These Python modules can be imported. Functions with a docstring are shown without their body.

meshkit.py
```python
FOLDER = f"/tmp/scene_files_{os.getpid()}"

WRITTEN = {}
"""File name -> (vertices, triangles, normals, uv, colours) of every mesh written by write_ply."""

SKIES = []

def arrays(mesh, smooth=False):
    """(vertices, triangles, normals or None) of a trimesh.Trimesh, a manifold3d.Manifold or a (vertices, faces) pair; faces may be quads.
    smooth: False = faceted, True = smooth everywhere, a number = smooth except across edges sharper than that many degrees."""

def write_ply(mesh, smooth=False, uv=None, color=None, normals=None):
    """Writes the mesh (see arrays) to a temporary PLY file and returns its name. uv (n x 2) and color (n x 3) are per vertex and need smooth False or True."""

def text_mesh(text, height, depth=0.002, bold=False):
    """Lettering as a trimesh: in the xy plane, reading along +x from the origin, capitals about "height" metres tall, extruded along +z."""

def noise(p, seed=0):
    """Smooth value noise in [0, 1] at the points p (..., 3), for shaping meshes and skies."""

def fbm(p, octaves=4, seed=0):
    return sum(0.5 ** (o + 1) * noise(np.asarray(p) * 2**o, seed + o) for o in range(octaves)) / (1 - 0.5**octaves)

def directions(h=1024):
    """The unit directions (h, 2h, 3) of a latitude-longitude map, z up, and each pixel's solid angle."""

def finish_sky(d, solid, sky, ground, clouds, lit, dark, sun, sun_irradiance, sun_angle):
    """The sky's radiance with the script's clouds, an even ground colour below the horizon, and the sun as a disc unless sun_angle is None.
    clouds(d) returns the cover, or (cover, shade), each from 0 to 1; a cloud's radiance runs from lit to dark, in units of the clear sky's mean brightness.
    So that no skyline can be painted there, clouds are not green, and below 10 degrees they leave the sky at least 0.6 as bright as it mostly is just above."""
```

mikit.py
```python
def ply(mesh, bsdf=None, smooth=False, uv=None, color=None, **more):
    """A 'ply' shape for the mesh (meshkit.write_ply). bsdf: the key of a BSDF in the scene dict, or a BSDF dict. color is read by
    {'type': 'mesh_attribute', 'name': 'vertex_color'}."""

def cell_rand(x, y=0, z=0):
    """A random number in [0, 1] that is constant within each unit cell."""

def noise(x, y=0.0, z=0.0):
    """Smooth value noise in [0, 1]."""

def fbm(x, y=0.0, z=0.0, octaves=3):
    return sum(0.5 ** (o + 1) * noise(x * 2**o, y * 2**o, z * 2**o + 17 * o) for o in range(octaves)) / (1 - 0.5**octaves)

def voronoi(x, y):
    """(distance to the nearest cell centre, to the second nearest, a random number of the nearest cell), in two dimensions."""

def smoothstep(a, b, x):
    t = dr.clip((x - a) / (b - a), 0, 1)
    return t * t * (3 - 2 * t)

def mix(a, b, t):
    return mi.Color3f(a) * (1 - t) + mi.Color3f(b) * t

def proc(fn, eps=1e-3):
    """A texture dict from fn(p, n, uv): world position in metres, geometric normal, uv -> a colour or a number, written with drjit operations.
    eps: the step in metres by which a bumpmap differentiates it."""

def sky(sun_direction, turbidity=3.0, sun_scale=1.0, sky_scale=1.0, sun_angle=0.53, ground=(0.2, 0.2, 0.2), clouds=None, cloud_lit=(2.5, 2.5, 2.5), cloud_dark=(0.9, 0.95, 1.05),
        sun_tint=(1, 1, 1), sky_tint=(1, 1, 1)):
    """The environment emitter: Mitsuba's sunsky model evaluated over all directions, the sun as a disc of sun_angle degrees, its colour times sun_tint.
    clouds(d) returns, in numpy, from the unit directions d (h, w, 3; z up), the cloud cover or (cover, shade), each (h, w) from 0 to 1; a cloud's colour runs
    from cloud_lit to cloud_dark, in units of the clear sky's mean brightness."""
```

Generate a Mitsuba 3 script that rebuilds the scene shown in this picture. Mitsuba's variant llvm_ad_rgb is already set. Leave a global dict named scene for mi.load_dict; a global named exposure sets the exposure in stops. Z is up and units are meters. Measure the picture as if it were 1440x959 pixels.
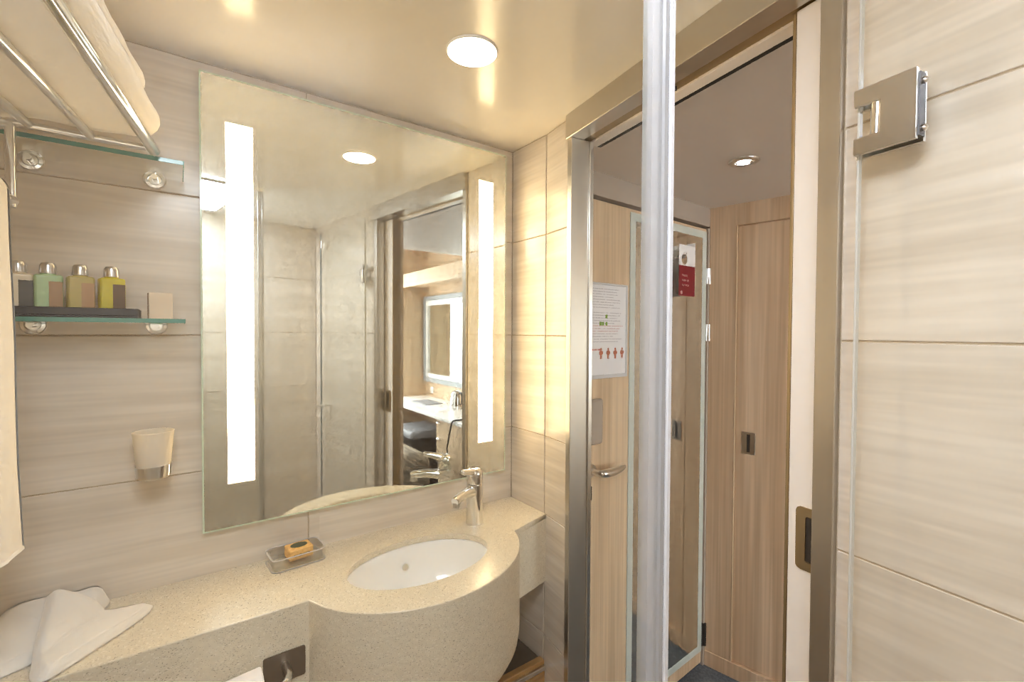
import math, random
import numpy as np, trimesh, mitsuba as mi, drjit as dr, manifold3d as m3
from shapely.geometry import Polygon, Point, LineString, box as sbox
from shapely import affinity
import mikit, meshkit
from mikit import noise, fbm, cell_rand, smoothstep, mix, voronoi

random.seed(7)
RNG = np.random.default_rng(7)
T = mi.ScalarTransform4f
scene, labels = {'type': 'scene'}, {}

# ---------------------------------------------------------------- camera, light, exposure
CAM = np.array([-0.89, -1.21797, 1.48])
FWD = np.array([0.590075, 0.807090, -0.020435])
UP = np.array([0.008129, 0.019370, 0.999779])
scene['camera'] = {'type': 'perspective', 'fov': 96.0802, 'fov_axis': 'x', 'near_clip': 0.01, 'far_clip': 50.0,
                   'to_world': T().look_at(origin=CAM.tolist(), target=(CAM + FWD).tolist(), up=UP.tolist())}
exposure = 1.15
WARM = (1.0, 0.73, 0.385)
L_STRIP = 7.0          # the two lit strips of the mirror
L_LAMP = 9.0          # round ceiling lamp over the basin
L_SHOWER = 10.5        # cool light panel over the shower
L_SPOT = 25.0           # halogen downlight of the passage
L_WINDOW = 2.6         # daylight through the sheer curtain of the cabin window


def glow(level, tint, weight=1.0):
    return {'type': 'area', 'sampling_weight': float(weight), 'radiance': {'type': 'rgb', 'value': [float(level * c) for c in tint]}}


# ---------------------------------------------------------------- frames of the room
PHI = math.radians(8.82953)
SB, CB = math.sin(PHI), math.cos(PHI)
YB = -0.16919
ZC = 2.064                                            # bathroom ceiling
ZF2 = -0.16                                           # cabin floor, a sill lower than the bathroom's
# door wall B: local (s along the wall toward the viewer, off into the bathroom, z)
MB = np.array([[-SB, -CB, 0, 0.0], [-CB, SB, 0, YB], [0, 0, 1, 0], [0, 0, 0, 1.0]])
# left wall L, parallel to B: local (s along, off into the bathroom, z)
ML = np.array([[-SB, CB, 0, -1.19], [-CB, -SB, 0, 0.0], [0, 0, 1, 0], [0, 0, 0, 1.0]])
# back wall C behind the shower, square to B: local (t toward L, off into the bathroom, z)
SC = 1.50
MC = np.array([[-CB, SB, 0, -SB * SC], [SB, CB, 0, YB - CB * SC], [0, 0, 1, 0], [0, 0, 0, 1.0]])
PE = np.array([1.207, 0.027])
EA, DA = math.radians(2.3), math.radians(11.0)
# passage wall E (cabin door): local (a from the corner toward -x, off into the passage, z)
ME = np.array([[-math.cos(EA), math.sin(EA), 0, PE[0]], [-math.sin(EA), -math.cos(EA), 0, PE[1]], [0, 0, 1, 0], [0, 0, 0, 1.0]])
# passage wall D (wardrobes): local (l from the corner toward the viewer, off into the passage, z)
MD = np.array([[math.sin(DA), -math.cos(DA), 0, PE[0]], [-math.cos(DA), -math.sin(DA), 0, PE[1]], [0, 0, 1, 0], [0, 0, 0, 1.0]])
# shower screen, square to B
PS = np.array([-0.589, -1.004])
MS = np.array([[-CB, SB, 0, PS[0]], [SB, CB, 0, PS[1]], [0, 0, 1, 0], [0, 0, 0, 1.0]])   # (t from the free edge toward L, off toward the mirror wall, z)


def W(M, s, o, z=0.0):
    return (M @ np.array([s, o, z, 1.0]))[:3]


# ---------------------------------------------------------------- mesh helpers
def xf(mesh, M):
    mesh = mesh.copy()
    mesh.apply_transform(M)
    return mesh


def bx(x0, x1, y0, y1, z0, z1, b=0.0):
    """Box, its edges chamfered by b."""
    x0, x1 = min(x0, x1), max(x0, x1); y0, y1 = min(y0, y1), max(y0, y1); z0, z1 = min(z0, z1), max(z0, z1)
    if b <= 0:
        m = trimesh.creation.box(extents=(x1 - x0, y1 - y0, z1 - z0))
        m.apply_translation(((x0 + x1) / 2, (y0 + y1) / 2, (z0 + z1) / 2))
        return m
    b = min(b, 0.45 * min(x1 - x0, y1 - y0, z1 - z0))
    p = []
    for sx in (0, 1):
        for sy in (0, 1):
            for sz in (0, 1):
                c = np.array([(x0, x1)[sx], (y0, y1)[sy], (z0, z1)[sz]])
                d = np.array([1 - 2 * sx, 1 - 2 * sy, 1 - 2 * sz]) * b
                for k in range(3):
                    q = c + d; q[k] = c[k]; p.append(q)
    return trimesh.convex.convex_hull(np.array(p))


def rbox(x0, x1, y0, y1, z0, z1, r, seg=16):
    """Box with round edges."""
    s = m3.Manifold.sphere(r, seg)
    hull = m3.Manifold.batch_hull([s.translate((x, y, z)) for x in (x0 + r, x1 - r) for y in (y0 + r, y1 - r) for z in (z0 + r, z1 - r)])
    return man(hull)


def man(h):
    m = h.to_mesh()
    return trimesh.Trimesh(np.array(m.vert_properties[:, :3]), np.array(m.tri_verts), process=False)


def cat(*ms):
    return trimesh.util.concatenate(list(ms))


def cyl(p0, p1, r, n=24, r1=None):
    p0, p1 = np.asarray(p0, float), np.asarray(p1, float)
    h = np.linalg.norm(p1 - p0)
    r1 = r if r1 is None else r1
    prof = np.array([[0, 0], [r, 0], [r1, h], [0, h]])
    m = trimesh.creation.revolve(prof, sections=n)
    m.apply_transform(trimesh.geometry.align_vectors([0, 0, 1], (p1 - p0) / h))
    m.apply_translation(p0)
    return m


def lathe(prof, c=(0, 0, 0), n=40):
    m = trimesh.creation.revolve(np.array(prof, float), sections=n)
    m.apply_translation(c)
    return m


def tube(path, r, n=14):
    path = np.asarray(path, float)
    rs = np.broadcast_to(np.asarray(r, float), (len(path),))
    rings, prev = [], None
    for i, p in enumerate(path):
        t = path[min(i + 1, len(path) - 1)] - path[max(i - 1, 0)]
        t /= np.linalg.norm(t)
        u = prev - (prev @ t) * t if prev is not None else np.cross(t, [0, 0, 1] if abs(t[2]) < 0.9 else [1, 0, 0])
        u /= np.linalg.norm(u); prev = u
        v = np.cross(t, u)
        a = np.arange(n) * 2 * np.pi / n
        rings.append(p + rs[i] * (np.cos(a)[:, None] * u + np.sin(a)[:, None] * v))
    V = np.vstack(rings + [path[:1], path[-1:]])
    F = []
    L = len(path)
    for i in range(L - 1):
        for j in range(n):
            k = (j + 1) % n
            F += [[i * n + j, i * n + k, (i + 1) * n + k], [i * n + j, (i + 1) * n + k, (i + 1) * n + j]]
    for j in range(n):
        k = (j + 1) % n
        F += [[L * n, k, j], [L * n + 1, (L - 1) * n + j, (L - 1) * n + k]]
    return trimesh.Trimesh(V, F, process=False)


def prism(poly, z0, z1):
    m = trimesh.creation.extrude_polygon(poly, z1 - z0, engine='earcut')
    m.apply_translation((0, 0, z0))
    return m


def rounded(poly, r, q=8):
    return poly.buffer(-r, quad_segs=q).buffer(r, quad_segs=q)


def slab(poly, z0, z1, r=0.003, steps=3, lower=True):
    """Extruded outline with its upper and lower edges rounded: hulls cannot do concave outlines, so rings of one vertex count are stacked."""
    pts = np.array(poly.exterior.coords)[:-1]
    if Polygon(pts).exterior.is_ccw is False:
        pts = pts[::-1]
    nxt, prv = np.roll(pts, -1, 0), np.roll(pts, 1, 0)
    d1, d2 = nxt - pts, pts - prv
    n1 = np.stack([d1[:, 1], -d1[:, 0]], 1); n2 = np.stack([d2[:, 1], -d2[:, 0]], 1)
    n1 /= np.linalg.norm(n1, axis=1, keepdims=True) + 1e-12; n2 /= np.linalg.norm(n2, axis=1, keepdims=True) + 1e-12
    nn = n1 + n2
    nn /= np.maximum((nn * n1).sum(1, keepdims=True), 0.5)
    lev = []
    for k in range(steps + 1):
        a = math.pi / 2 * k / steps
        lev.append((r * (1 - math.sin(a)), z0 + r * (1 - math.cos(a))))
    lev = (lev if lower else [(0.0, z0)]) + [(i, z1 - (z - z0)) for i, z in lev[::-1]]
    rings = [np.column_stack([pts - nn * i, np.full(len(pts), z)]) for i, z in lev]
    n = len(pts)
    F = []
    for k in range(len(rings) - 1):
        for j in range(n):
            q = (j + 1) % n
            F += [[k * n + j, k * n + q, (k + 1) * n + q], [k * n + j, (k + 1) * n + q, (k + 1) * n + j]]
    import mapbox_earcut as ec
    tri = ec.triangulate_float64(rings[-1][:, :2], np.array([n], np.uint32)).reshape(-1, 3)
    top = tri + (len(rings) - 1) * n
    V = np.vstack(rings)
    m = trimesh.Trimesh(V, np.vstack([F, top, tri[:, ::-1]]), process=False)
    return m


def quad(a, b, c, d):
    return trimesh.Trimesh(np.array([a, b, c, d], float), [[0, 1, 2], [0, 2, 3]], process=False)


def puff(outline, hs, zc_, base, top, rings=9, power=0.45, wob=0.0, seed=0, sub=6):
    """A soft folded cloth: a star-shaped outline with height hs at each corner of its edge, bulging to `top` inside, flat base."""
    o = np.array(outline, float); h = np.array(hs, float)
    P, H = [], []
    for i in range(len(o)):
        a, b = o[i], o[(i + 1) % len(o)]
        for k in range(sub):
            P.append(a + (b - a) * k / sub); H.append(h[i] + (h[(i + 1) % len(o)] - h[i]) * k / sub)
    P, H = np.array(P), np.array(H)
    for _ in range(2):
        P = 0.5 * P + 0.25 * (np.roll(P, 1, 0) + np.roll(P, -1, 0))
    c = P.mean(0)
    V = []
    n = len(P)
    for k in range(rings):
        t = k / (rings - 1)
        edge = math.sin(min(1, t * 6) * math.pi / 2)
        q = c + (P - c) * (1 - t * 0.96)
        z = base + (H * (1 - t) + top * t) * (edge * 0.8 + 0.2)
        if wob:
            z = z + wob * edge * (meshkit.fbm(np.column_stack([q * 22, np.full(n, 3.1)]), 3, seed) - 0.5)
        V.append(np.column_stack([q, z]))
    V.append(np.array([[c[0], c[1], V[-1][:, 2].mean()]]))
    V.insert(0, np.column_stack([P, np.full(n, base)]))
    F = []
    R = len(V) - 1
    for k in range(R - 1):
        for j in range(n):
            q = (j + 1) % n
            F += [[k * n + j, k * n + q, (k + 1) * n + q], [k * n + j, (k + 1) * n + q, (k + 1) * n + j]]
    for j in range(n):
        F.append([(R - 1) * n + j, (R - 1) * n + (j + 1) % n, R * n])
    V.append(np.array([[c[0], c[1], base]]))
    for j in range(n):
        F.append([(j + 1) % n, j, R * n + 1])
    return trimesh.Trimesh(np.vstack(V), F, process=False)


# ---------------------------------------------------------------- scene entries
def put(key, mesh, m, smooth=False, label=None, category=None, group=None, kind=None, **more):
    base, k = key, 0
    while key in scene:
        k += 1
        key = f'{base}_{k:03d}'
    scene[key] = mikit.ply(mesh, m, smooth=smooth, **more)
    tag(key, label, category, group, kind)
    return key


def tag(key, label=None, category=None, group=None, kind=None):
    d = {k: v for k, v in dict(label=label, category=category, group=group, kind=kind).items() if v}
    if d:
        labels[key] = d


used = set()


def thing(name, label, category, group=None):
    key, k = name, 0
    while key in used or key in scene:
        k += 1
        key = f'{name}_{k:03d}'
    used.add(key)
    tag(key, label, category, group)
    return key


def struct(key, mesh, m, smooth=False, label=None):
    return put(key, mesh, m, smooth, label=label, kind='structure')


# ---------------------------------------------------------------- materials
def rgb(*c):
    return {'type': 'rgb', 'value': list(map(float, c))}


def pr(base, rough=0.5, **k):
    return {'type': 'twosided', 'b': {'type': 'principled', 'base_color': base if isinstance(base, dict) else rgb(*base), 'roughness': rough, **k}}


def tile_fn(p, n, uv):
    q = p.x + 1.31 * p.y
    row = dr.floor((p.z + 0.0315) / 0.3)
    o = cell_rand(row, dr.floor(q / 0.6)) * 37.0
    g = fbm(q * 2.6 + o, p.z * 48 + q * 1.6 + o, 1.0, 4)
    f = noise(q * 7 + o, p.z * 190)
    c = mix((0.575, 0.503, 0.412), (0.675, 0.606, 0.517), smoothstep(0.15, 0.85, g))
    return c * (0.95 + 0.09 * f)


def terrazzo_fn(p, n, uv):
    a = mi.Float(noise(p.x * 560 + 3.7 * p.y, p.y * 560, p.z * 560))
    b = mi.Float(noise(p.x * 330 + 9, p.y * 330 + 5, p.z * 330))
    c = mix((0.60, 0.53, 0.405), (0.66, 0.585, 0.455), noise(p.x * 120, p.y * 120, p.z * 120))
    c = mix(c, (0.70, 0.63, 0.51), smoothstep(0.70, 0.80, b))
    return mix(c, (0.38, 0.32, 0.23), smoothstep(0.75, 0.82, a))


def wood(dark, light, fx, fz):
    def fn(p, n, uv):
        q = p.x * 0.9 + p.y * 1.1
        g = fbm(q * fx, p.z * fz, 3.0, 4)
        f = noise(q * fx * 7, p.z * fz * 3)
        return mix(dark, light, smoothstep(0.25, 0.75, g)) * (0.9 + 0.16 * f)
    return mikit.proc(fn)


def brushed_fn(p, n, uv):
    q = p.x + 1.3 * p.y
    return 0.24 + 0.12 * noise(q * 900, p.z * 3)


def cloth_bump(p, n, uv):
    return 0.0028 * fbm(p.x * 210, p.y * 210, p.z * 210, 2)


def carpet_fn(p, n, uv):
    a = noise(p.x * 160, p.y * 160)
    b = noise(p.x * 18, p.y * 18, 2.0)
    return mix((0.06, 0.07, 0.085), (0.17, 0.185, 0.20), 0.65 * a + 0.35 * b)


def spread_fn(p, n, uv):
    a = smoothstep(0.45, 0.6, noise(p.y * 6 + p.x * 2, p.z * 90 + p.x * 60))
    return mix((0.19, 0.155, 0.115), (0.34, 0.29, 0.22), a)


scene['m_tile'] = pr(mikit.proc(tile_fn), 0.24, specular=0.5)
scene['m_grout'] = pr((0.46, 0.375, 0.265), 0.8)
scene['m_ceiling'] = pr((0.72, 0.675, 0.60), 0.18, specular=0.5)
scene['m_ceiling_cool_lit'] = pr((0.78, 0.78, 0.76), 0.2, specular=0.4)  # same ceiling metal, with the cool shower light put into its colour
scene['m_terrazzo'] = pr(mikit.proc(terrazzo_fn), 0.22, specular=0.5)
scene['m_mirror'] = {'type': 'twosided', 'b': {'type': 'conductor', 'material': 'none', 'specular_reflectance': rgb(0.86, 0.885, 0.85)}}
scene['m_mirror_edge'] = pr((0.55, 0.66, 0.50), 0.12, specular=0.8)
scene['m_glass'] = {'type': 'thindielectric', 'int_ior': 1.33, 'specular_transmittance': rgb(0.955, 0.97, 0.955)}
scene['m_glass_green'] = {'type': 'thindielectric', 'int_ior': 1.5, 'specular_transmittance': rgb(0.90, 0.935, 0.90)}
scene['m_glass_door'] = {'type': 'thindielectric', 'int_ior': 1.5, 'specular_transmittance': rgb(0.965, 0.975, 0.962)}
scene['m_glass_edge'] = pr((0.10, 0.24, 0.19), 0.12, specular=0.6)
scene['m_steel'] = pr((0.54, 0.50, 0.44), mikit.proc(brushed_fn), metallic=1.0, anisotropic=0.3)
scene['m_chrome'] = pr((0.80, 0.79, 0.77), 0.07, metallic=1.0)
scene['m_satin'] = pr((0.66, 0.645, 0.62), 0.2, metallic=1.0)
scene['m_bronze'] = pr((0.38, 0.29, 0.17), 0.3, metallic=0.9)
scene['m_white'] = pr((0.80, 0.78, 0.75), 0.35)
scene['m_leaf'] = pr((0.76, 0.72, 0.68), 0.35)
scene['m_seal'] = pr((0.47, 0.47, 0.48), 0.3, specular=0.6)
scene['m_ceramic'] = pr((0.82, 0.81, 0.78), 0.06, specular=0.6, clearcoat=0.5)
scene['m_black'] = pr((0.012, 0.012, 0.012), 0.6)
scene['m_dark'] = pr((0.035, 0.028, 0.024), 0.35)
scene['m_darkwood'] = pr((0.05, 0.034, 0.02), 0.45)
scene['m_cloth'] = {'type': 'twosided', 'b': {'type': 'bumpmap', 'arbitrary': mikit.proc(cloth_bump, 4e-4), 'scale': 1.0,
                    'bsdf': {'type': 'principled', 'base_color': rgb(0.74, 0.705, 0.65), 'roughness': 0.95, 'sheen': 0.6, 'specular': 0.1}}}
scene['m_frost'] = {'type': 'principledthin', 'base_color': rgb(0.88, 0.83, 0.74), 'roughness': 0.45, 'diff_trans': 1.1, 'spec_trans': 0.0, 'eta': 1.45}
scene['m_oak'] = pr(wood((0.55, 0.375, 0.235), (0.69, 0.505, 0.345), 26, 0.9), 0.4, specular=0.4)
scene['m_ash'] = pr(wood((0.58, 0.42, 0.265), (0.69, 0.52, 0.345), 26, 0.9), 0.4, specular=0.4)
scene['m_greige'] = pr((0.40, 0.335, 0.275), 0.5)
scene['m_passage_ceiling'] = pr((0.66, 0.60, 0.54), 0.45)
scene['m_carpet'] = pr(mikit.proc(carpet_fn), 0.95, specular=0.1)
scene['m_frame_green'] = pr((0.56, 0.60, 0.55), 0.35)
scene['m_edge_dark'] = pr((0.20, 0.21, 0.20), 0.15, specular=0.6)
scene['m_door_edge'] = pr((0.50, 0.50, 0.46), 0.15, specular=0.7)
scene['m_paper'] = pr((0.80, 0.79, 0.79), 0.6)
scene['m_spread'] = pr(mikit.proc(spread_fn), 0.8)
scene['m_cushion'] = pr((0.30, 0.30, 0.32), 0.5)
scene['m_floor'] = pr((0.40, 0.34, 0.27), 0.35)
scene['m_orangewood'] = pr(wood((0.24, 0.115, 0.03), (0.36, 0.19, 0.06), 8, 60), 0.35)

# ================================================================ THE SETTING
ROWS = [-0.0314, 0.2686, 0.5686, 0.8686, 1.1686, 1.4686, 1.7686, 2.062]
ROWS_B = [-0.0314, 0.2686, 0.5686, 0.934, 1.1686, 1.4686, 1.7686, 2.062]


def tiles(holder, M, cols, rows, th=0.006, gap=0.0014):
    """Each tile a part of the wall; front faces at off = 0."""
    for a, b in cols:
        for z0, z1 in zip(rows[:-1], rows[1:]):
            m = bx(a + gap, b - gap, -th, 0.0, z0 + gap, z1 - gap, 0.0008)
            put(holder + '__tile', xf(m, M), 'm_tile')


MA = np.array([[1, 0, 0, 0], [0, -1, 0, 0], [0, 0, 1, 0], [0, 0, 0, 1.0]])        # mirror wall A: (x, off, z)
M1 = np.array([[0, -1, 0, 0], [-1, 0, 0, 0], [0, 0, 1, 0], [0, 0, 0, 1.0]])       # short wall B1: (s from the corner, off, z)
struct('wall_back', xf(bx(-1.33, 0.06, -0.10, -0.0024, -0.1, 2.10), MA), 'm_grout')
tiles('wall_back', MA, [(-1.226, -0.626), (-0.626, 0.0)], ROWS)
struct('wall_corner', xf(bx(0.0, 0.169, -0.06, -0.0024, -0.1, 2.10), M1), 'm_grout')
tiles('wall_corner', M1, [(0.0, 0.1685)], ROWS)
# door wall, left of the opening and right of it (the right side is two skins with the door's pocket between)
struct('wall_door_left', xf(bx(0.0, 0.124, -0.062, -0.0024, -0.1, 2.10), MB), 'm_grout')
tiles('wall_door_left', MB, [(0.0005, 0.1225)], ROWS_B)
struct('wall_door_right', xf(bx(0.803, SC + 0.06, -0.022, -0.0024, -0.1, 2.10), MB), 'm_grout')
tiles('wall_door_right', MB, [(0.804, SC)], ROWS)
struct('wall_pocket_outer', xf(bx(0.72, SC + 0.06, -0.098, -0.08, ZF2, 2.10), MB), 'm_greige')
struct('wall_door_top', xf(bx(0.124, 0.803, -0.062, 0.0, 2.066, 2.12), MB), 'm_grout')
struct('wall_left', xf(bx(-0.2, 1.75, -0.06, -0.0024, -0.1, 2.10), ML), 'm_grout')
tiles('wall_left', ML, [(0.0, 0.42), (0.42, 1.02), (1.02, 1.36)], ROWS)
struct('wall_shower', xf(bx(-0.06, 1.40, -0.06, -0.0024, -0.1, 2.10), MC), 'm_grout')
tiles('wall_shower', MC, [(0.0, 0.6), (0.6, 1.13)], ROWS)

# bathroom ceiling: two panels with a narrow joint in between
cA, cC = W(ML, 0, 0)[:2], W(MC, 0, 0)[:2]
b_far = W(MB, SC, 0)[:2]
room = Polygon([(-1.19, 0.0), (0.0, 0.0), (0.0, YB), tuple(b_far), tuple(W(MC, 1.20, 0)[:2])])
seam = [(-1.6, -0.80), (-0.588, -0.957), (0.2, -0.53)]
near = Polygon([(-1.6, -0.80), (-0.588, -0.957), (0.2, -0.452), (0.4, 0.3), (-1.6, 0.3)])
big = room.buffer(0.03, join_style=2)
struct('ceiling', prism(big.buffer(0.03), ZC + 0.012, ZC + 0.05), 'm_white')
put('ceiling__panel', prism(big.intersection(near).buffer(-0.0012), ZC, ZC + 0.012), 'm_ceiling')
put('ceiling__panel', prism(big.difference(near).buffer(-0.0012), ZC, ZC + 0.012), 'm_ceiling_cool_lit')
struct('floor', prism(room.buffer(0.06), -0.08, -0.03), 'm_floor')

# door frame of brushed steel
k = struct('trim_1', xf(bx(0.1225, 0.143, -0.060, 0.009, -0.03, 2.0, 0.0012), MB), 'm_steel', label='brushed steel jamb left of the doorway')
struct('trim_2', xf(bx(0.774, 0.8035, -0.028, 0.009, -0.03, 2.0, 0.0012), MB), 'm_steel', label='brushed steel jamb right of the doorway')
struct('trim_3', xf(bx(0.1225, 0.8035, -0.030, 0.016, 2.0, 2.064, 0.0012), MB), 'm_steel', label='steel header rail over the doorway')
put('trim_3__track', xf(bx(0.1245, 0.80, -0.058, -0.0305, 2.004, 2.064), MB), 'm_bronze', label='recessed sliding track')
put('trim_3__soffit', xf(bx(0.1245, 0.80, -0.090, -0.0585, 1.999, 2.064, 0.001), MB), 'm_leaf', label='pale soffit strip')
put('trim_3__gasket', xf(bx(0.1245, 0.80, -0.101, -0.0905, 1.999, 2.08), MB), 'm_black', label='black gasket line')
put('trim_3__stud', xf(cyl((0.45, -0.045, 2.006), (0.45, -0.045, 1.996), 0.003, 10), MB), 'm_dark')
put('trim_1__stop', xf(bx(0.1435, 0.149, -0.060, -0.048, -0.03, 1.999, 0.001), MB), 'm_satin', label='lighter stop strip')

# sliding door leaf, nearly all inside its pocket
d = struct('door_1', xf(bx(0.712, 1.40, -0.072, -0.036, -0.03, 2.0, 0.001), MB), 'm_leaf', label='white sliding door in its pocket')
put('door_1__edge_strip', xf(bx(0.7065, 0.712, -0.073, -0.035, -0.03, 2.0, 0.001), MB), 'm_bronze', label='bronze-tinted metal edge strip')
pull = rounded(sbox(0.726, 1.100, 0.768, 1.201), 0.008).difference(rounded(sbox(0.741, 1.114, 0.760, 1.187), 0.003))
MBz = MB @ np.array([[1, 0, 0, 0], [0, 0, 1, 0], [0, 1, 0, 0], [0, 0, 0, 1.0]])      # (s, z, off)
put('door_1__pull', xf(prism(pull, -0.0362, -0.0335), MBz), 'm_bronze', label='recessed bronze pull')
put('door_1__pull__cup', xf(bx(0.741, 0.760, -0.0362, -0.0358, 1.114, 1.187), MB), 'm_dark')

# ---------------------------------------------------------------- the passage beyond the door
ZP = 2.08


def Eb(a0, a1, o0, o1, z0, z1, b=0.0):
    return xf(bx(a0, a1, o0, o1, z0, z1, b), ME)


def Db(a0, a1, o0, o1, z0, z1, b=0.0):
    return xf(bx(a0, a1, o0, o1, z0, z1, b), MD)


struct('wall_passage', Eb(-0.1, 1.14, -0.09, -0.045, ZF2, 2.2), 'm_greige')
put('wall_passage__beam', Eb(0.0, 1.14, -0.045, 0.0, 1.991, ZP), 'm_greige')
put('wall_passage__post', Eb(0.0, 0.014, -0.045, 0.0, ZF2, 1.984), 'm_greige')
struct('ceiling_passage', bx(-0.1, 1.75, -1.97, 0.10, ZP, ZP + 0.05), 'm_passage_ceiling')
struct('floor_passage', bx(-1.75, 1.80, -4.4, 0.10, ZF2 - 0.05, ZF2), 'm_carpet')
# cabin entrance door: leaf, mirror, lever
struct('door_2', Eb(0.016, 0.93, -0.044, -0.010, ZF2 + 0.012, 1.979, 0.001), 'm_ash', label='pale wood cabin door')
put('door_2__hinge', cat(xf(cyl((0.006, 0.002, 1.715), (0.006, 0.002, 1.79), 0.008, 16), ME), Eb(0.014, 0.022, -0.010, 0.001, 1.715, 1.79)), 'm_chrome', 40, label='chrome hinge')
put('door_2__hinge', cat(xf(cyl((0.006, 0.002, 1.44), (0.006, 0.002, 1.52), 0.008, 16), ME), Eb(0.014, 0.022, -0.010, 0.001, 1.44, 1.52)), 'm_chrome', 40, label='chrome hinge')
put('door_2__hinge', cat(xf(cyl((0.006, 0.002, -0.06), (0.006, 0.002, 0.05), 0.008, 16), ME), Eb(0.014, 0.022, -0.010, 0.001, -0.06, 0.05)), 'm_dark', 40, label='dark lower hinge')
lev = tube([W(ME, a, o, z) for a, o, z in [(0.838, -0.010, 0.957), (0.838, 0.038, 0.957), (0.832, 0.048, 0.957), (0.815, 0.052, 0.956), (0.77, 0.052, 0.955), (0.72, 0.049, 0.958), (0.700, 0.047, 0.962)]],
           [0.011, 0.012, 0.014, 0.016, 0.015, 0.011, 0.006], 16)
h = put('door_2__lever', lev, 'm_chrome', 50, label='chrome lever handle')
put('door_2__lever__rose', xf(cyl((0.838, -0.010, 0.957), (0.838, -0.001, 0.957), 0.026, 28), ME), 'm_satin', 40)
put('door_2__keyhole', xf(rbox(0.827, 0.850, -0.012, -0.006, 0.842, 0.895, 0.0028), ME), 'm_dark', 40, label='black keyhole plate')
cover = rbox(0.785, 0.90, -0.012, 0.012, 1.055, 1.228, 0.011)
put('door_2__lock_cover', xf(cover, ME), 'm_greige', 40, label='beige plastic lock cover')
# wardrobe wall D
struct('wall_wardrobe', Db(-0.06, 1.25, -0.10, -0.02, ZF2, 2.2), 'm_oak')
put('wall_wardrobe__corner_stile', Db(0.0, 0.121, -0.02, 0.0, ZF2, 2.10, 0.001), 'm_oak')
put('wall_wardrobe__top_rail', Db(0.121, 1.25, -0.02, 0.0, 1.981, 2.10, 0.001), 'm_oak')
put('wall_wardrobe__plinth', Db(0.0, 1.25, -0.02, 0.004, ZF2, -0.085, 0.002), 'm_oak')
put('wall_wardrobe__edge_strip', Db(0.1212, 0.1245, -0.019, 0.002, -0.085, 1.9805), 'm_ash', label='pale edge strip beside the wardrobe door')
wd = struct('door_3', Db(0.126, 0.60, -0.02, -0.012, -0.083, 1.977, 0.001), 'm_oak', label='oak wardrobe door')
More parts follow.
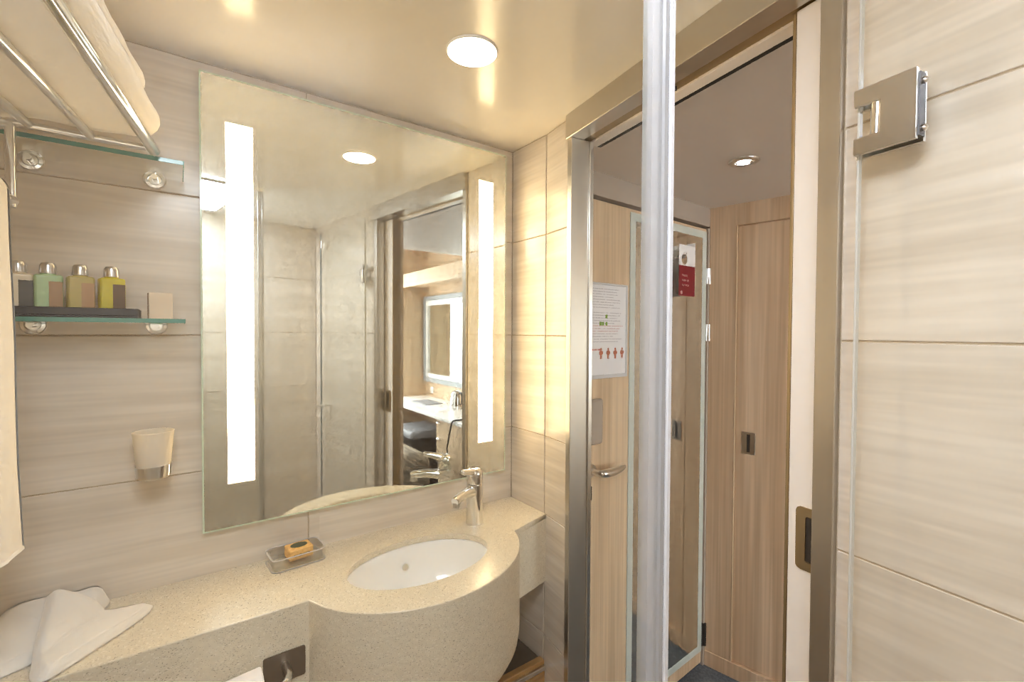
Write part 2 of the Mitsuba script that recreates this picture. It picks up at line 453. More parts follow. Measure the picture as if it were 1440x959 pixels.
put('door_3__pull', Db(0.152, 0.212, -0.0125, -0.009, 0.915, 1.018, 0.001), 'm_satin', label='recessed grey pull')
put('door_3__pull__slot', Db(0.176, 0.190, -0.0105, -0.0085, 0.925, 1.008), 'm_dark')
struct('door_4', Db(0.606, 1.20, -0.02, -0.012, -0.083, 1.977, 0.001), 'm_oak', label='second oak wardrobe door')

struct('wall_wardrobe_return', bx(1.44, 1.66, -1.30, -1.22, ZF2, 2.2), 'm_oak')
# ---------------------------------------------------------------- the cabin seen in the bathroom mirror
XW, YF = 1.65, -4.15
struct('wall_cabin_side', bx(XW, XW + 0.08, YF - 0.1, -1.0, ZF2, 2.75), 'm_ash')
struct('wall_cabin_far', bx(1.27, XW + 0.02, YF - 0.1, YF, ZF2, 2.75), 'm_ash')
struct('wall_cabin_window', cat(bx(-1.75, -1.2, YF - 0.1, YF, ZF2, 2.75), bx(-1.2, 1.27, YF - 0.1, YF, ZF2, 0.6), bx(-1.2, 1.27, YF - 0.1, YF, 2.2, 2.75)), 'm_white')
struct('wall_cabin_west', bx(-1.83, -1.75, YF - 0.1, -1.55, ZF2, 2.75), 'm_white')
struct('wall_cabin_near', bx(-1.83, 0.05, -1.97, -1.90, ZF2, 2.75), 'm_white')
struct('wall_cabin_head', bx(-0.1, 1.75, -2.02, -1.972, ZP, 2.75), 'm_white')
struct('ceiling_cabin', bx(-1.83, XW + 0.1, YF - 0.1, -1.9, 2.5, 2.56), 'm_white')
wk = put('window_1', quad((-1.2, YF - 0.05, 0.6), (-1.2, YF - 0.05, 2.2), (1.27, YF - 0.05, 2.2), (1.27, YF - 0.05, 0.6)), 'm_white', kind='structure', label='bright cabin window', emitter=glow(L_WINDOW, (0.92, 0.97, 1.0), 0.5))

# ================================================================ LIGHTS OF THE ROOM
LC = np.array([-0.386, -0.383])
t = thing('ceiling_lamp', 'round glowing lamp recessed in the cream bathroom ceiling above the basin', 'ceiling lamp')
put(t + '__trim_ring', lathe([[0.0515, -0.003], [0.0535, -0.002], [0.0545, 0.0], [0.0545, 0.004], [0.0515, 0.004], [0.0515, -0.003]], (*LC, ZC - 0.001), 48), 'm_white', 40)
disc = trimesh.creation.cylinder(radius=0.051, height=0.003, sections=48); disc.apply_translation((*LC, ZC - 0.003))
put(t + '__diffuser', disc, 'm_white', emitter=glow(L_LAMP, (1.0, 0.80, 0.52), 0.8))
SL = np.array([-0.90, -1.19])
t = thing('shower_light_panel', 'bright cool light panel in the shower ceiling, a white glare in the mirror', 'ceiling light')
MSL = np.array([[CB, SB, 0, SL[0]], [-SB, CB, 0, SL[1]], [0, 0, 1, ZC], [0, 0, 0, 1.0]])
fr_ = rounded(sbox(-0.215, -0.215, 0.215, 0.215), 0.02).difference(rounded(sbox(-0.20, -0.20, 0.20, 0.20), 0.015))
put(t + '__frame', xf(prism(fr_, -0.006, -0.0005), MSL), 'm_white')
put(t + '__diffuser', xf(prism(rounded(sbox(-0.1995, -0.1995, 0.1995, 0.1995), 0.015), -0.022, -0.001), MSL), 'm_white', emitter=glow(L_SHOWER, (0.86, 0.95, 1.10), 3.0))
PL = np.array([0.720, -0.385])
t = thing('passage_spotlight', 'small chrome halogen downlight in the grey passage ceiling', 'downlight')
put(t + '__trim_ring', lathe([[0.030, -0.002], [0.034, -0.006], [0.046, -0.004], [0.049, 0.0], [0.049, 0.004], [0.030, 0.004], [0.030, -0.002]], (*PL, ZP - 0.001), 48), 'm_satin', 40)
put(t + '__reflector', lathe([[0.030, 0.0], [0.027, 0.012], [0.018, 0.024], [0.0, 0.028]], (*PL, ZP - 0.004), 40), 'm_chrome', 60)
bulb = trimesh.creation.icosphere(3, 0.0195); bulb.apply_scale((1, 1, 0.5)); bulb.apply_translation((*PL, ZP - 0.002))
put(t + '__bulb', cat(bulb), 'm_white', True, emitter=glow(L_SPOT, (1.0, 0.86, 0.66), 0.4))

t = thing('cabin_fill_lamp', 'unseen round fill lamp added to brighten the cabin beyond the passage', 'ceiling lamp')  # added fill light, out of view, brightens the mirrored cabin
disc = trimesh.creation.cylinder(radius=0.16, height=0.03, sections=48); disc.apply_translation((0.1, -2.9, 2.484))
put(t + '__diffuser', disc, 'm_white', emitter=glow(4.5, (1.0, 0.90, 0.76), 0.3))

# ---------------------------------------------------------------- mirror
YM = -0.01875
mx0, mx1, mz0, mz1 = -0.8455, -0.0385, 1.0355, 2.037
t = thing('wall_mirror', 'large frameless bathroom mirror with two lit vertical strips over the basin', 'mirror')
strips = [(-0.798, -0.7445, 1.136, 1.9385), (-0.1405, -0.0880, 1.137, 1.9415)]
face = sbox(mx0 + 0.0035, mz0 + 0.0035, mx1 - 0.0035, mz1 - 0.0035)
for x0, x1, z0, z1 in strips:
    face = face.difference(sbox(x0, z0, x1, z1))
MAz = np.array([[1, 0, 0, 0], [0, 0, -1, 0], [0, 1, 0, 0], [0, 0, 0, 1.0]])          # (x, z, off)
put(t + '__glass', xf(prism(face, -YM - 0.003, -YM), MAz), 'm_mirror')
rim = sbox(mx0, mz0, mx1, mz1).difference(sbox(mx0 + 0.0032, mz0 + 0.0032, mx1 - 0.0032, mz1 - 0.0032))
put(t + '__bevelled_edge', xf(prism(rim, -YM - 0.005, -YM - 0.0003), MAz), 'm_mirror_edge', label='pale green polished edge')
put(t + '__back_box', bx(mx0 + 0.02, mx1 - 0.02, -0.0137, -0.0002, mz0 + 0.02, mz1 - 0.02), 'm_white')
for (x0, x1, z0, z1), lab in zip(strips, ('left lit strip', 'right lit strip')):
    put(t + '__light_strip', bx(x0 + 0.0004, x1 - 0.0004, YM - 0.0004, YM + 0.003, z0 + 0.0004, z1 - 0.0004), 'm_white', label=lab, emitter=glow(L_STRIP, WARM, 2.0))

# ---------------------------------------------------------------- counter and basin
ZT = 0.937
bulge = [(-0.676, -0.238), (-0.668, -0.262), (-0.655, -0.288), (-0.631, -0.320), (-0.588, -0.354), (-0.540, -0.380), (-0.481, -0.400), (-0.411, -0.407), (-0.335, -0.392), (-0.267, -0.361),
         (-0.212, -0.322), (-0.177, -0.283), (-0.156, -0.246), (-0.148, -0.217)]


def smooth_open(pts, n=60):
    from scipy.interpolate import splprep, splev
    p = np.array(pts).T
    tck, _ = splprep(p, s=2e-5, k=3)
    return np.array(splev(np.linspace(0, 1, n), tck)).T


curve = smooth_open(bulge)
out = [(-1.186, 0.0), (-1.186, -0.228)] + [(-0.676 - 0.002, -0.2385)] + [tuple(q) for q in curve] + [(-0.0005, -0.178), (-0.0005, 0.0)]
basin_pts = np.array([[-0.591, -0.185], [-0.533, -0.131], [-0.453, -0.101], [-0.372, -0.103], [-0.306, -0.133], [-0.263, -0.18], [-0.247, -0.233], [-0.257, -0.264], [-0.301, -0.296], [-0.371, -0.318], [-0.441, -0.321], [-0.508, -0.306], [-0.557, -0.277], [-0.587, -0.238]])


def fit_ellipse(p):
    c = p.mean(0)
    u, s, vt = np.linalg.svd(p - c)
    q = (p - c) @ vt.T
    A = np.column_stack([q[:, 0] ** 2, q[:, 1] ** 2, q[:, 0], q[:, 1]])
    k = np.linalg.lstsq(A, np.ones(len(q)), rcond=None)[0]
    cx, cy = -k[2] / (2 * k[0]), -k[3] / (2 * k[1])
    g = 1 + k[0] * cx ** 2 + k[1] * cy ** 2
    return c + np.array([cx, cy]) @ vt, math.sqrt(g / k[0]), math.sqrt(g / k[1]), vt


ec_, ea_, eb_, ev_ = fit_ellipse(basin_pts)


def ell(scale_a, scale_b=None, n=72, p=2.0):
    scale_b = scale_a if scale_b is None else scale_b
    a = np.arange(n) * 2 * np.pi / n
    return ec_ + (np.column_stack([np.cos(a) * ea_ * scale_a, np.sin(a) * eb_ * scale_b])) @ ev_


t = thing('vanity_counter', 'speckled beige stone counter with a bowed front around the basin', 'counter')
outp = Polygon(out)
top = slab(outp, ZT - 0.014, ZT, 0.003, 3, False)
topm = m3.Manifold(m3.Mesh(np.array(trimesh.Trimesh(top.vertices, top.faces, process=True).vertices, np.float32), np.array(trimesh.Trimesh(top.vertices, top.faces, process=True).faces, np.uint32)))
hole_p = Polygon(ell(1.0))
hole = m3.CrossSection([np.array(hole_p.exterior.coords)[:-1] if hole_p.exterior.is_ccw else np.array(hole_p.exterior.coords)[:-1][::-1]]).extrude(0.2).translate((0, 0, ZT - 0.1))
put(t + '__worktop', man(topm - hole), 'm_terrazzo', 35)


def apron(path, z0, z1, th=0.018):
    line = LineString(path)
    return prism(line.buffer(th / 2, cap_style=2, join_style=1, quad_segs=4), z0, z1)


inset = 0.009
ap_left = apron([(-1.186, -0.228 + inset), (-0.672, -0.2385 + inset)], 0.70, ZT - 0.0141)
put(t + '__left_apron', ap_left, 'm_terrazzo', 35)
cv = curve
# the bowed apron rolls under at its lower edge
zz = [ZT - 0.0141, 0.80, 0.725, 0.700, 0.682, 0.671, 0.667]
ins = [0.0, 0.0, 0.0, 0.004, 0.013, 0.026, 0.045]
ctr = np.array([-0.41, -0.18])


def bow(off, zz, ins):
    rows = []
    for z, i in zip(zz, ins):
        d = cv - ctr
        rows.append(np.column_stack([cv - d / np.linalg.norm(d, axis=1, keepdims=True) * (i + off), np.full(len(cv), z)]))
    n = len(cv)
    F = []
    for k in range(len(rows) - 1):
        for j in range(n - 1):
            F += [[k * n + j, (k + 1) * n + j, (k + 1) * n + j + 1], [k * n + j, (k + 1) * n + j + 1, k * n + j + 1]]
    # underside fan
    V = np.vstack(rows + [np.column_stack([ctr[0], ctr[1], zz[-1]])])
    for j in range(n - 1):
        F.append([(len(rows) - 1) * n + j, len(V) - 1, (len(rows) - 1) * n + j + 1])
    return trimesh.Trimesh(V, F, process=False)


put(t + '__bowed_apron', bow(0.0, zz, ins), 'm_terrazzo', 45)
put(t + '__right_apron', apron([(-0.156, -0.2155 + inset), (-0.001, -0.178 + inset)], 0.735, ZT - 0.0141), 'm_terrazzo', 35)
t = thing('wash_basin', 'white oval undermount wash basin set in the stone counter', 'basin')
rings = []
for sc, dz in [(1.05, -0.0145), (1.03, -0.0155), (0.998, -0.019), (0.985, -0.035), (0.955, -0.06), (0.90, -0.085), (0.80, -0.108), (0.62, -0.125), (0.40, -0.133), (0.2, -0.137), (0.09, -0.139)]:
    rings.append(np.column_stack([ell(sc), np.full(72, ZT + dz)]))
F = []
for k_ in range(len(rings) - 1):
    for j in range(72):
        q = (j + 1) % 72
        F += [[k_ * 72 + j, k_ * 72 + q, (k_ + 1) * 72 + q], [k_ * 72 + j, (k_ + 1) * 72 + q, (k_ + 1) * 72 + j]]
put(t + '__bowl', trimesh.Trimesh(np.vstack(rings), F, process=False), 'm_ceramic', 60)
put(t + '__drain', lathe([[0.0, 0.004], [0.012, 0.003], [0.021, 0.001], [0.024, -0.002], [0.024, -0.006], [0, -0.006]], (ec_[0], ec_[1], ZT - 0.136), 32), 'm_chrome', 40)
ovf = trimesh.creation.cylinder(radius=0.008, height=0.004, sections=20)
ovf.apply_transform(trimesh.transformations.rotation_matrix(math.radians(75), (1, 0, 0)))
op = ec_ + np.array([0.0, 0.88 * eb_])
ovf.apply_translation((op[0], op[1], ZT - 0.062))
put(t + '__overflow', ovf, 'm_chrome', 40)

# ---------------------------------------------------------------- tap
FB = np.array([-0.207, -0.107, ZT])
sd = np.array([-0.094, -0.052]); sd /= np.linalg.norm(sd)
s3 = np.array([sd[0], sd[1], 0.0])
t = thing('basin_tap', 'chrome single-lever mixer tap standing behind the basin', 'tap')
put(t + '__body', lathe([[0, 0], [0.0250, 0], [0.0250, 0.003], [0.0235, 0.005], [0.0230, 0.05], [0.0230, 0.108], [0.0222, 0.1125], [0.0, 0.113]], FB, 40), 'm_chrome', 40)
sp = [FB + s3 * r + np.array([0, 0, z]) for r, z in [(0.0, 0.088), (0.025, 0.0945), (0.05, 0.0975), (0.075, 0.0975), (0.097, 0.0955), (0.106, 0.093)]]
body = tube(sp, [0.0165, 0.0150, 0.0132, 0.0122, 0.0116, 0.0105], 20)
put(t + '__spout', body, 'm_chrome', 60)
tip = FB + s3 * 0.096 + np.array([0, 0, 0.087])
put(t + '__spout__aerator', cyl(tip, tip + np.array([0, 0, -0.012]) + s3 * 0.002, 0.0105, 24), 'm_satin', 40)
cap = lathe([[0, 0.0], [0.0222, 0.0], [0.0232, 0.002], [0.0232, 0.026], [0.0215, 0.036], [0.014, 0.0415], [0.0, 0.043]], FB + np.array([0, 0, 0.114]), 36)
put(t + '__lever', cap, 'm_chrome', 50)
hd = FB + np.array([0, 0, 0.140])
lv = [hd + s3 * r + np.array([0, 0, z]) for r, z in [(0.004, 0.004), (0.025, 0.010), (0.045, 0.015), (0.064, 0.020), (0.068, 0.021)]]
arm = tube(lv, [0.013, 0.011, 0.009, 0.008, 0.004], 16)
put(t + '__lever__arm', arm, 'm_chrome', 60)

# ---------------------------------------------------------------- soap dish and soap
dc, da = np.array([-0.664, -0.047]), math.atan2(-0.006, 0.11)
Rz = trimesh.transformations.rotation_matrix


def at(mesh, x, y, z, rz=0.0):
    mesh = mesh.copy(); mesh.apply_transform(Rz(rz, (0, 0, 1))); mesh.apply_translation((x, y, z)); return mesh


t = thing('soap_dish', 'clear glass soap dish with rounded corners on the counter', 'soap dish')
o_ = rounded(sbox(-0.060, -0.040, 0.060, 0.040), 0.016)
i_ = rounded(sbox(-0.053, -0.033, 0.053, 0.033), 0.012)
scene['m_dish_glass'] = {'type': 'thindielectric', 'int_ior': 1.45, 'specular_transmittance': rgb(0.93, 0.93, 0.92)}
scene['m_dish_rim'] = pr((0.50, 0.48, 0.46), 0.15, specular=0.7)
put(t + '__wall', at(prism(o_.difference(i_), 0.0, 0.026), dc[0], dc[1], ZT + 0.0003, math.radians(4)), 'm_dish_glass')
put(t + '__rim', at(prism(o_.difference(o_.buffer(-0.0035)), 0.0262, 0.0275), dc[0], dc[1], ZT + 0.0003, math.radians(4)), 'm_dish_rim', label='grey glass rim')
put(t + '__foot', at(prism(o_.difference(o_.buffer(-0.004)), 0.0, 0.0016), dc[0], dc[1], ZT + 0.0001, math.radians(4)), 'm_dish_rim')
put(t + '__base', at(prism(i_.buffer(-0.0003), 0.0016, 0.009), dc[0], dc[1], ZT + 0.0003, math.radians(4)), 'm_dish_glass')


def soap_fn(p, n, uv):
    return mix((0.66, 0.36, 0.10), (0.82, 0.52, 0.20), noise(p.x * 260, p.y * 260, p.z * 260))


scene['m_soap'] = pr(mikit.proc(soap_fn), 0.4)
scene['m_soap_label'] = pr((0.06, 0.065, 0.03), 0.5)
t = thing('wrapped_soap', 'amber paper-wrapped soap bar with a dark oval label in the glass dish', 'soap')
put(t + '__bar', at(rbox(-0.027, 0.027, -0.021, 0.021, 0, 0.026, 0.004), dc[0] + 0.006, dc[1] - 0.002, ZT + 0.0098, math.radians(6)), 'm_soap', 40)
a = np.arange(32) * 2 * np.pi / 32
put(t + '__label', at(prism(Polygon(np.column_stack([0.0185 * np.cos(a), 0.0135 * np.sin(a)])), 0.0, 0.0005), dc[0] + 0.006, dc[1] - 0.002, ZT + 0.0359, math.radians(6)), 'm_soap_label', label='dark green oval label')
put(t + '__side_print', at(bx(-0.017, 0.018, -0.0215, -0.0209, 0.009, 0.013), dc[0] + 0.006, dc[1] - 0.002, ZT + 0.0098, math.radians(6)), 'm_soap_label')

# ---------------------------------------------------------------- face cloths
c1 = [(-1.150, -0.013), (-1.132, -0.008), (-1.07, -0.008), (-1.012, -0.008), (-0.998, -0.022), (-1.004, -0.042), (-1.03, -0.075), (-1.06, -0.14), (-1.085, -0.172), (-1.12, -0.185), (-1.165, -0.17), (-1.17, -0.09)]
h1 = [0.040, 0.046, 0.048, 0.048, 0.040, 0.030, 0.018, 0.016, 0.016, 0.016, 0.018, 0.028]
cloth1 = puff(c1, h1, 0, ZT + 0.0005, 0.024, wob=0.010, seed=4)
put('face_cloth', cloth1, 'm_cloth', True, label='folded white face cloth lying against the tiled wall, under the other cloth', category='face cloth')
c2 = [(-1.088, -0.012), (-1.03, -0.052), (-0.985, -0.070), (-0.936, -0.076), (-0.929, -0.086), (-0.936, -0.110), (-0.968, -0.150), (-1.01, -0.192), (-1.052, -0.234), (-1.066, -0.232), (-1.078, -0.214), (-1.084, -0.12)]
h2 = [0.014, 0.014, 0.014, 0.013, 0.012, 0.012, 0.014, 0.016, 0.018, 0.018, 0.018, 0.016]
m = puff(c2, h2, 0, 0.0, 0.020, wob=0.006, seed=9)
from scipy.interpolate import LinearNDInterpolator
from scipy.spatial import cKDTree
v, u_ = m.vertices.copy(), cloth1.vertices
topv = u_[u_[:, 2] > ZT + 0.002]
under = LinearNDInterpolator(topv[:, :2] + RNG.normal(0, 1e-6, (len(topv), 2)), topv[:, 2] - ZT, fill_value=0.0)
g = np.stack(np.meshgrid(np.linspace(-1.2, -0.9, 121), np.linspace(-0.27, 0.02, 117), indexing='ij'), -1)
hg = under(g.reshape(-1, 2)).reshape(121, 117)
from scipy.ndimage import maximum_filter, gaussian_filter
hg = np.maximum(hg, gaussian_filter(maximum_filter(hg, 7), 2.0))            # it drapes over the lower cloth with slack
from scipy.interpolate import RegularGridInterpolator
lift = RegularGridInterpolator((np.linspace(-1.2, -0.9, 121), np.linspace(-0.27, 0.02, 117)), hg, bounds_error=False, fill_value=0.0)
v[:, 2] += ZT + 0.001 + lift(v[:, :2])
put('face_cloth', trimesh.Trimesh(v, m.faces, process=False), 'm_cloth', True, label='folded white face cloth nearest the counter edge, its point toward the soap dish', category='face cloth')

# ---------------------------------------------------------------- paper holder on the apron
t = thing('paper_holder', 'dark steel plate with a chrome toilet paper arm on the counter front', 'paper holder')
scene['m_plate'] = pr((0.16, 0.12, 0.085), 0.35, metallic=0.6)
yA = lambda x: -0.228 + (x + 1.186) * (-0.0105 / 0.51)
pl = xf(prism(rounded(sbox(-0.075, -0.029, 0.0, 0.029), 0.004), 0, 0.003), np.array([[1, 0, 0, -0.685], [0, 0, -1, yA(-0.69) - 0.0004], [0, 1, 0, 0.822], [0, 0, 0, 1.0]]))
put(t + '__plate', pl, 'm_plate')
ya = yA(-0.73) - 0.004
put(t + '__arm', tube([(-0.722, ya, 0.826), (-0.722, ya - 0.038, 0.828), (-0.730, ya - 0.052, 0.826), (-0.745, ya - 0.055, 0.822), (-0.88, ya - 0.055, 0.812)], [0.007, 0.007, 0.0075, 0.0075, 0.0075], 16), 'm_chrome', 60)
t = thing('toilet_paper_roll', 'white toilet paper roll hanging on the chrome arm under the counter edge', 'toilet paper')
rl = lathe([[0.0095, -0.05], [0.046, -0.05], [0.048, -0.048], [0.048, 0.048], [0.046, 0.05], [0.0095, 0.05], [0.0095, -0.05]], (0, 0, 0), 48)
rl.apply_transform(trimesh.geometry.align_vectors([0, 0, 1], [0.135, 0, 0.010 / 1.0]))
rl.apply_translation((-0.815, ya - 0.055, 0.8168))
put(t, rl, 'm_paper', 40)

# box bench under the counter
t = thing('under_counter_box', 'dark topped wooden box under the basin beside the corner wall', 'box')
put(t + '__top', bx(-0.62, -0.003, -0.155, -0.003, 0.465, 0.490, 0.002), 'm_darkwood')
put(t + '__front_strip', bx(-0.62, -0.003, -0.178, -0.1555, 0.480, 0.496, 0.002), 'm_orangewood', label='orange wood front strip')
put(t + '__metal_trim', bx(-0.62, -0.003, -0.183, -0.1557, 0.466, 0.4795, 0.001), 'm_satin')
put(t + '__front', bx(-0.62, -0.003, -0.180, -0.160, -0.03, 0.4655, 0.001), 'm_orangewood')

# ---------------------------------------------------------------- glass shelves, bottles, tumbler
def shelf(z, lab):
    t = thing('glass_shelf', lab, 'shelf', None)
    x0, x1, y0, y1 = -1.178, -0.875, -0.128, -0.006
    put(t + '__pane', quad((x0, y0, z), (x1, y0, z), (x1, y1, z), (x0, y1, z)), 'm_glass_green')
    put(t + '__front_edge', bx(x0, x1, y0 - 0.0012, y0, z - 0.004, z + 0.004, 0.0004), 'm_glass_edge', label='green polished front edge')
    put(t + '__side_edge', bx(x1, x1 + 0.0012, y0, y1, z - 0.004, z + 0.004, 0.0004), 'm_glass_edge', label='green polished end')
    for x in (-1.103, -0.922):
        c = np.array([x, 0, z - 0.008])
        pr_ = lathe([[0.0, 0.0], [0.017, 0.0], [0.019, 0.003], [0.017, 0.007], [0.012, 0.008], [0.010, 0.006], [0.0, 0.006]], (0, 0, 0), 36)
        pr_.apply_transform(trimesh.geometry.align_vectors([0, 0, 1], [0, -1, 0])); pr_.apply_translation(c)
        pin = cyl(c + [0, -0.005, 0], c + [0, -0.030, 0.0], 0.0055, 18)
        put(t + '__mount', cat(pr_, pin), 'm_chrome', 40, label='round chrome wall mount')
    return t


shelf(1.799, 'empty glass shelf close under the towel rack, the upper of two')
ZS = 1.497
shelf(ZS, 'glass shelf carrying the row of toiletry bottles, the lower of two')
t = thing('bottle_tray', 'dark brown tray under the toiletry bottles on the lower glass shelf', 'tray')
tz = ZS + 0.0045
put(t + '__base', bx(-1.15, -0.945, -0.112, -0.03, tz, tz + 0.004, 0.001), 'm_dark')
put(t + '__front_lip', bx(-1.15, -0.945, -0.112, -0.109, tz + 0.0041, tz + 0.0175, 0.0008), 'm_dark')
put(t + '__end_lip', bx(-0.948, -0.945, -0.1088, -0.03, tz + 0.0041, tz + 0.0175, 0.0008), 'm_dark')


def bottle(x, y, col, trans, labcol, lab, rz):
    t = thing('toiletry_bottle', lab, 'bottle', 'toiletry bottles on the lower shelf')
    mk = 'm_liquid_%d' % len([k for k in scene if k.startswith('m_liquid')])
    scene[mk] = {'type': 'principled', 'base_color': rgb(*col), 'roughness': 0.08, 'spec_trans': trans, 'eta': 1.4, 'specular': 0.5} if False else pr(col, 0.12, specular=0.6, clearcoat=0.6)
    ml = mk.replace('liquid', 'label')
    scene[ml] = pr(labcol, 0.5)
    z = tz + 0.0045
    b = rbox(-0.0185, 0.0185, -0.0145, 0.0145, 0, 0.070, 0.0045)
    put(t + '__body', at(b, x, y, z, rz), mk, 40)
    put(t + '__neck', at(lathe([[0, 0.069], [0.0105, 0.069], [0.0105, 0.072], [0, 0.072]], (0, 0, 0), 24), x, y, z, rz), mk, 40)
    put(t + '__cap', at(lathe([[0, 0.0722], [0.0112, 0.0722], [0.0115, 0.074], [0.0110, 0.086], [0.0085, 0.091], [0.0, 0.0925]], (0, 0, 0), 28), x, y, z, rz), 'm_satin', 50, label='silver dome cap')
    put(t + '__label', at(bx(-0.0005, 0.0172, -0.0150, -0.0146, 0.008, 0.058), x, y, z, rz), ml, label='printed paper label')
    return t


bottle(-1.108, -0.075, (0.70, 0.60, 0.44), 0.0, (0.10, 0.085, 0.06), 'cream toiletry bottle with a dark label, first from the towel', math.radians(14))
bottle(-1.071, -0.075, (0.36, 0.50, 0.27), 0.0, (0.36, 0.22, 0.11), 'mint green toiletry bottle with a brown label', math.radians(14))
bottle(-1.029, -0.075, (0.42, 0.34, 0.11), 0.5, (0.40, 0.24, 0.12), 'amber toiletry bottle with a tan label between the mint and the olive ones', math.radians(14))
bottle(-0.986, -0.075, (0.47, 0.40, 0.02), 0.5, (0.13, 0.075, 0.03), 'olive yellow toiletry bottle with a dark brown label, nearest the mirror', math.radians(14))
t = thing('card_box', 'small beige card box standing at the end of the lower glass shelf', 'box')
scene['m_card'] = pr((0.66, 0.54, 0.40), 0.6)
scene['m_card_dark'] = pr((0.25, 0.17, 0.10), 0.6)
put(t + '__front', bx(-0.931, -0.894, -0.085, -0.081, ZS + 0.0045, ZS + 0.0555, 0.0005), 'm_card')
put(t + '__body', bx(-0.9335, -0.8945, -0.0808, -0.055, ZS + 0.0045, ZS + 0.0545, 0.0005), 'm_card_dark')

t = thing('tumbler_holder', 'chrome wall ring holding the frosted tumbler left of the mirror', 'tumbler holder')
tc = np.array([-0.927, -0.062])
put(t + '__ring', lathe([[0.0268, 1.1905], [0.0285, 1.1905], [0.0300, 1.212], [0.0284, 1.212], [0.0268, 1.1905]], (*tc, 0), 48), 'm_chrome', 40)
put(t + '__wall_post', cat(cyl((tc[0], -0.0005, 1.201), (tc[0], -0.008, 1.201), 0.017, 28), cyl((tc[0], -0.008, 1.201), (tc[0], -0.0335, 1.201), 0.006, 16)), 'm_chrome', 40)
t = thing('frosted_tumbler', 'frosted cream glass tumbler in the chrome ring left of the mirror', 'tumbler')
put(t, lathe([[0.0, 1.186], [0.024, 1.186], [0.0258, 1.190], [0.0335, 1.277], [0.0345, 1.278], [0.0330, 1.279], [0.0315, 1.276], [0.0240, 1.194], [0.0, 1.192]], (*tc, 0), 56), 'm_frost', 50)

# ---------------------------------------------------------------- towel rack on the left wall (rails parallel to it)
def Lp(s, o, z):
    return W(ML, s, o, z)


def L_of(x, y):
    q = np.linalg.inv(ML) @ np.array([x, y, 0, 1.0])
    return q[:2]


t = thing('towel_rack', 'chrome towel rack of parallel tubes high on the left wall', 'towel rack')
ZR = 1.808
for (x, y), r in (((-0.9185, -0.138), 0.0092), ((-1.002, -0.150), 0.0066), ((-1.076, -0.150), 0.0066), ((-1.150, -0.150), 0.0066)):
    s0, o0 = L_of(x, y)
    put(t + '__rail', tube([Lp(s0, o0, ZR), Lp(s0 + 0.004, o0, ZR), Lp(s0 + 0.60, o0, ZR)], [r * 0.8, r, r], 18), 'm_chrome', 50)
s0, o0 = L_of(-0.9185, -0.150)
s1, o1 = L_of(-1.002, -0.150)
put(t + '__crossbar', tube([np.array([-0.920, -0.158, ZR - 0.002]), np.array([-1.16, -0.158, ZR - 0.002])], 0.0058, 16), 'm_chrome', 50)
sb, ob = L_of(-1.098, -0.158)
put(t + '__drop_bracket', xf(rbox(sb - 0.006, sb + 0.006, ob - 0.006, ob + 0.006, 1.672, ZR, 0.004), ML), 'm_chrome', 40)
put(t + '__towel_bar', tube([Lp(sb - 0.004, ob, 1.684), Lp(sb + 0.58, ob, 1.684)], 0.008, 18), 'm_chrome', 50)
put(t + '__wall_arm', tube([Lp(sb, ob, 1.80), Lp(sb, 0.001, 1.80)], 0.0065, 16), 'm_chrome', 50)

# folded towel on the rack
def towel_block(s_a, s_b, prof, seed, amp=0.004):
    """prof: closed outline in (off, z); swept along s with round, slightly uneven ends."""
    P = np.array(prof, float)
    c = P.mean(0)
    n = 64
    from scipy.interpolate import splprep, splev
    tck, _ = splprep(np.vstack([P, P[:1]]).T, s=0, per=True)
    Q = np.array(splev(np.arange(n) / n, tck)).T
    S = np.concatenate([s_a + 0.03 * (1 - np.cos(np.linspace(0, np.pi / 2, 6))), np.linspace(s_a + 0.05, s_b, 22)])
    K = np.concatenate([0.80 + 0.2 * np.sin(np.linspace(0, np.pi / 2, 6)), np.ones(22)])
    V = []
    for s_, k_ in zip(S, K):
        q = c + (Q - c) * k_
        w = meshkit.fbm(np.column_stack([q * 14, np.full(n, s_ * 9)]), 3, seed) - 0.5
        d = (q - c) / (np.linalg.norm(q - c, axis=1, keepdims=True) + 1e-9)
        q = q + d * (w * amp * 2)[:, None]
        V.append(np.column_stack([np.full(n, s_), q]))
    F = []
    for k_ in range(len(V) - 1):
        for j in range(n):
            q = (j + 1) % n
            F += [[k_ * n + j, k_ * n + q, (k_ + 1) * n + q], [k_ * n + j, (k_ + 1) * n + q, (k_ + 1) * n + j]]
    L_ = len(V)
    A = np.vstack(V + [[[S[0] + 0.0, *c]], [[S[-1], *c]]])
    for j in range(n):
        q = (j + 1) % n
        F += [[q, j, L_ * n], [(L_ - 1) * n + j, (L_ - 1) * n + q, L_ * n + 1]]
    return xf(trimesh.Trimesh(A, F, process=False), ML)


oR = L_of(-0.9185, -0.30)[1]                  # outer rail
zb = ZR + 0.0105
oR -= 0.036
pf = [(0.015, zb), (0.10, zb), (0.20, zb), (oR - 0.01, zb), (oR + 0.018, zb + 0.006), (oR + 0.028, zb + 0.028), (oR + 0.020, zb + 0.050), (oR + 0.002, zb + 0.058), (0.15, zb + 0.062), (0.05, zb + 0.060), (0.006, zb + 0.04)]
t = thing('folded_towel', 'thick folded white bath towel lying on the chrome rack', 'towel')
put(t + '__lower_fold', towel_block(0.118, 0.75, pf, 3, 0.006), 'm_cloth', True)
z2_ = zb + 0.064
pf2 = [(0.015, z2_), (0.10, z2_), (0.20, z2_), (oR - 0.02, z2_), (oR + 0.004, z2_ + 0.008), (oR + 0.008, z2_ + 0.03), (oR - 0.004, z2_ + 0.052), (oR - 0.03, z2_ + 0.064), (0.15, z2_ + 0.070), (0.05, z2_ + 0.066), (0.006, z2_ + 0.04)]
put(t + '__upper_fold', towel_block(0.130, 0.75, pf2, 5, 0.006), 'm_cloth', True)

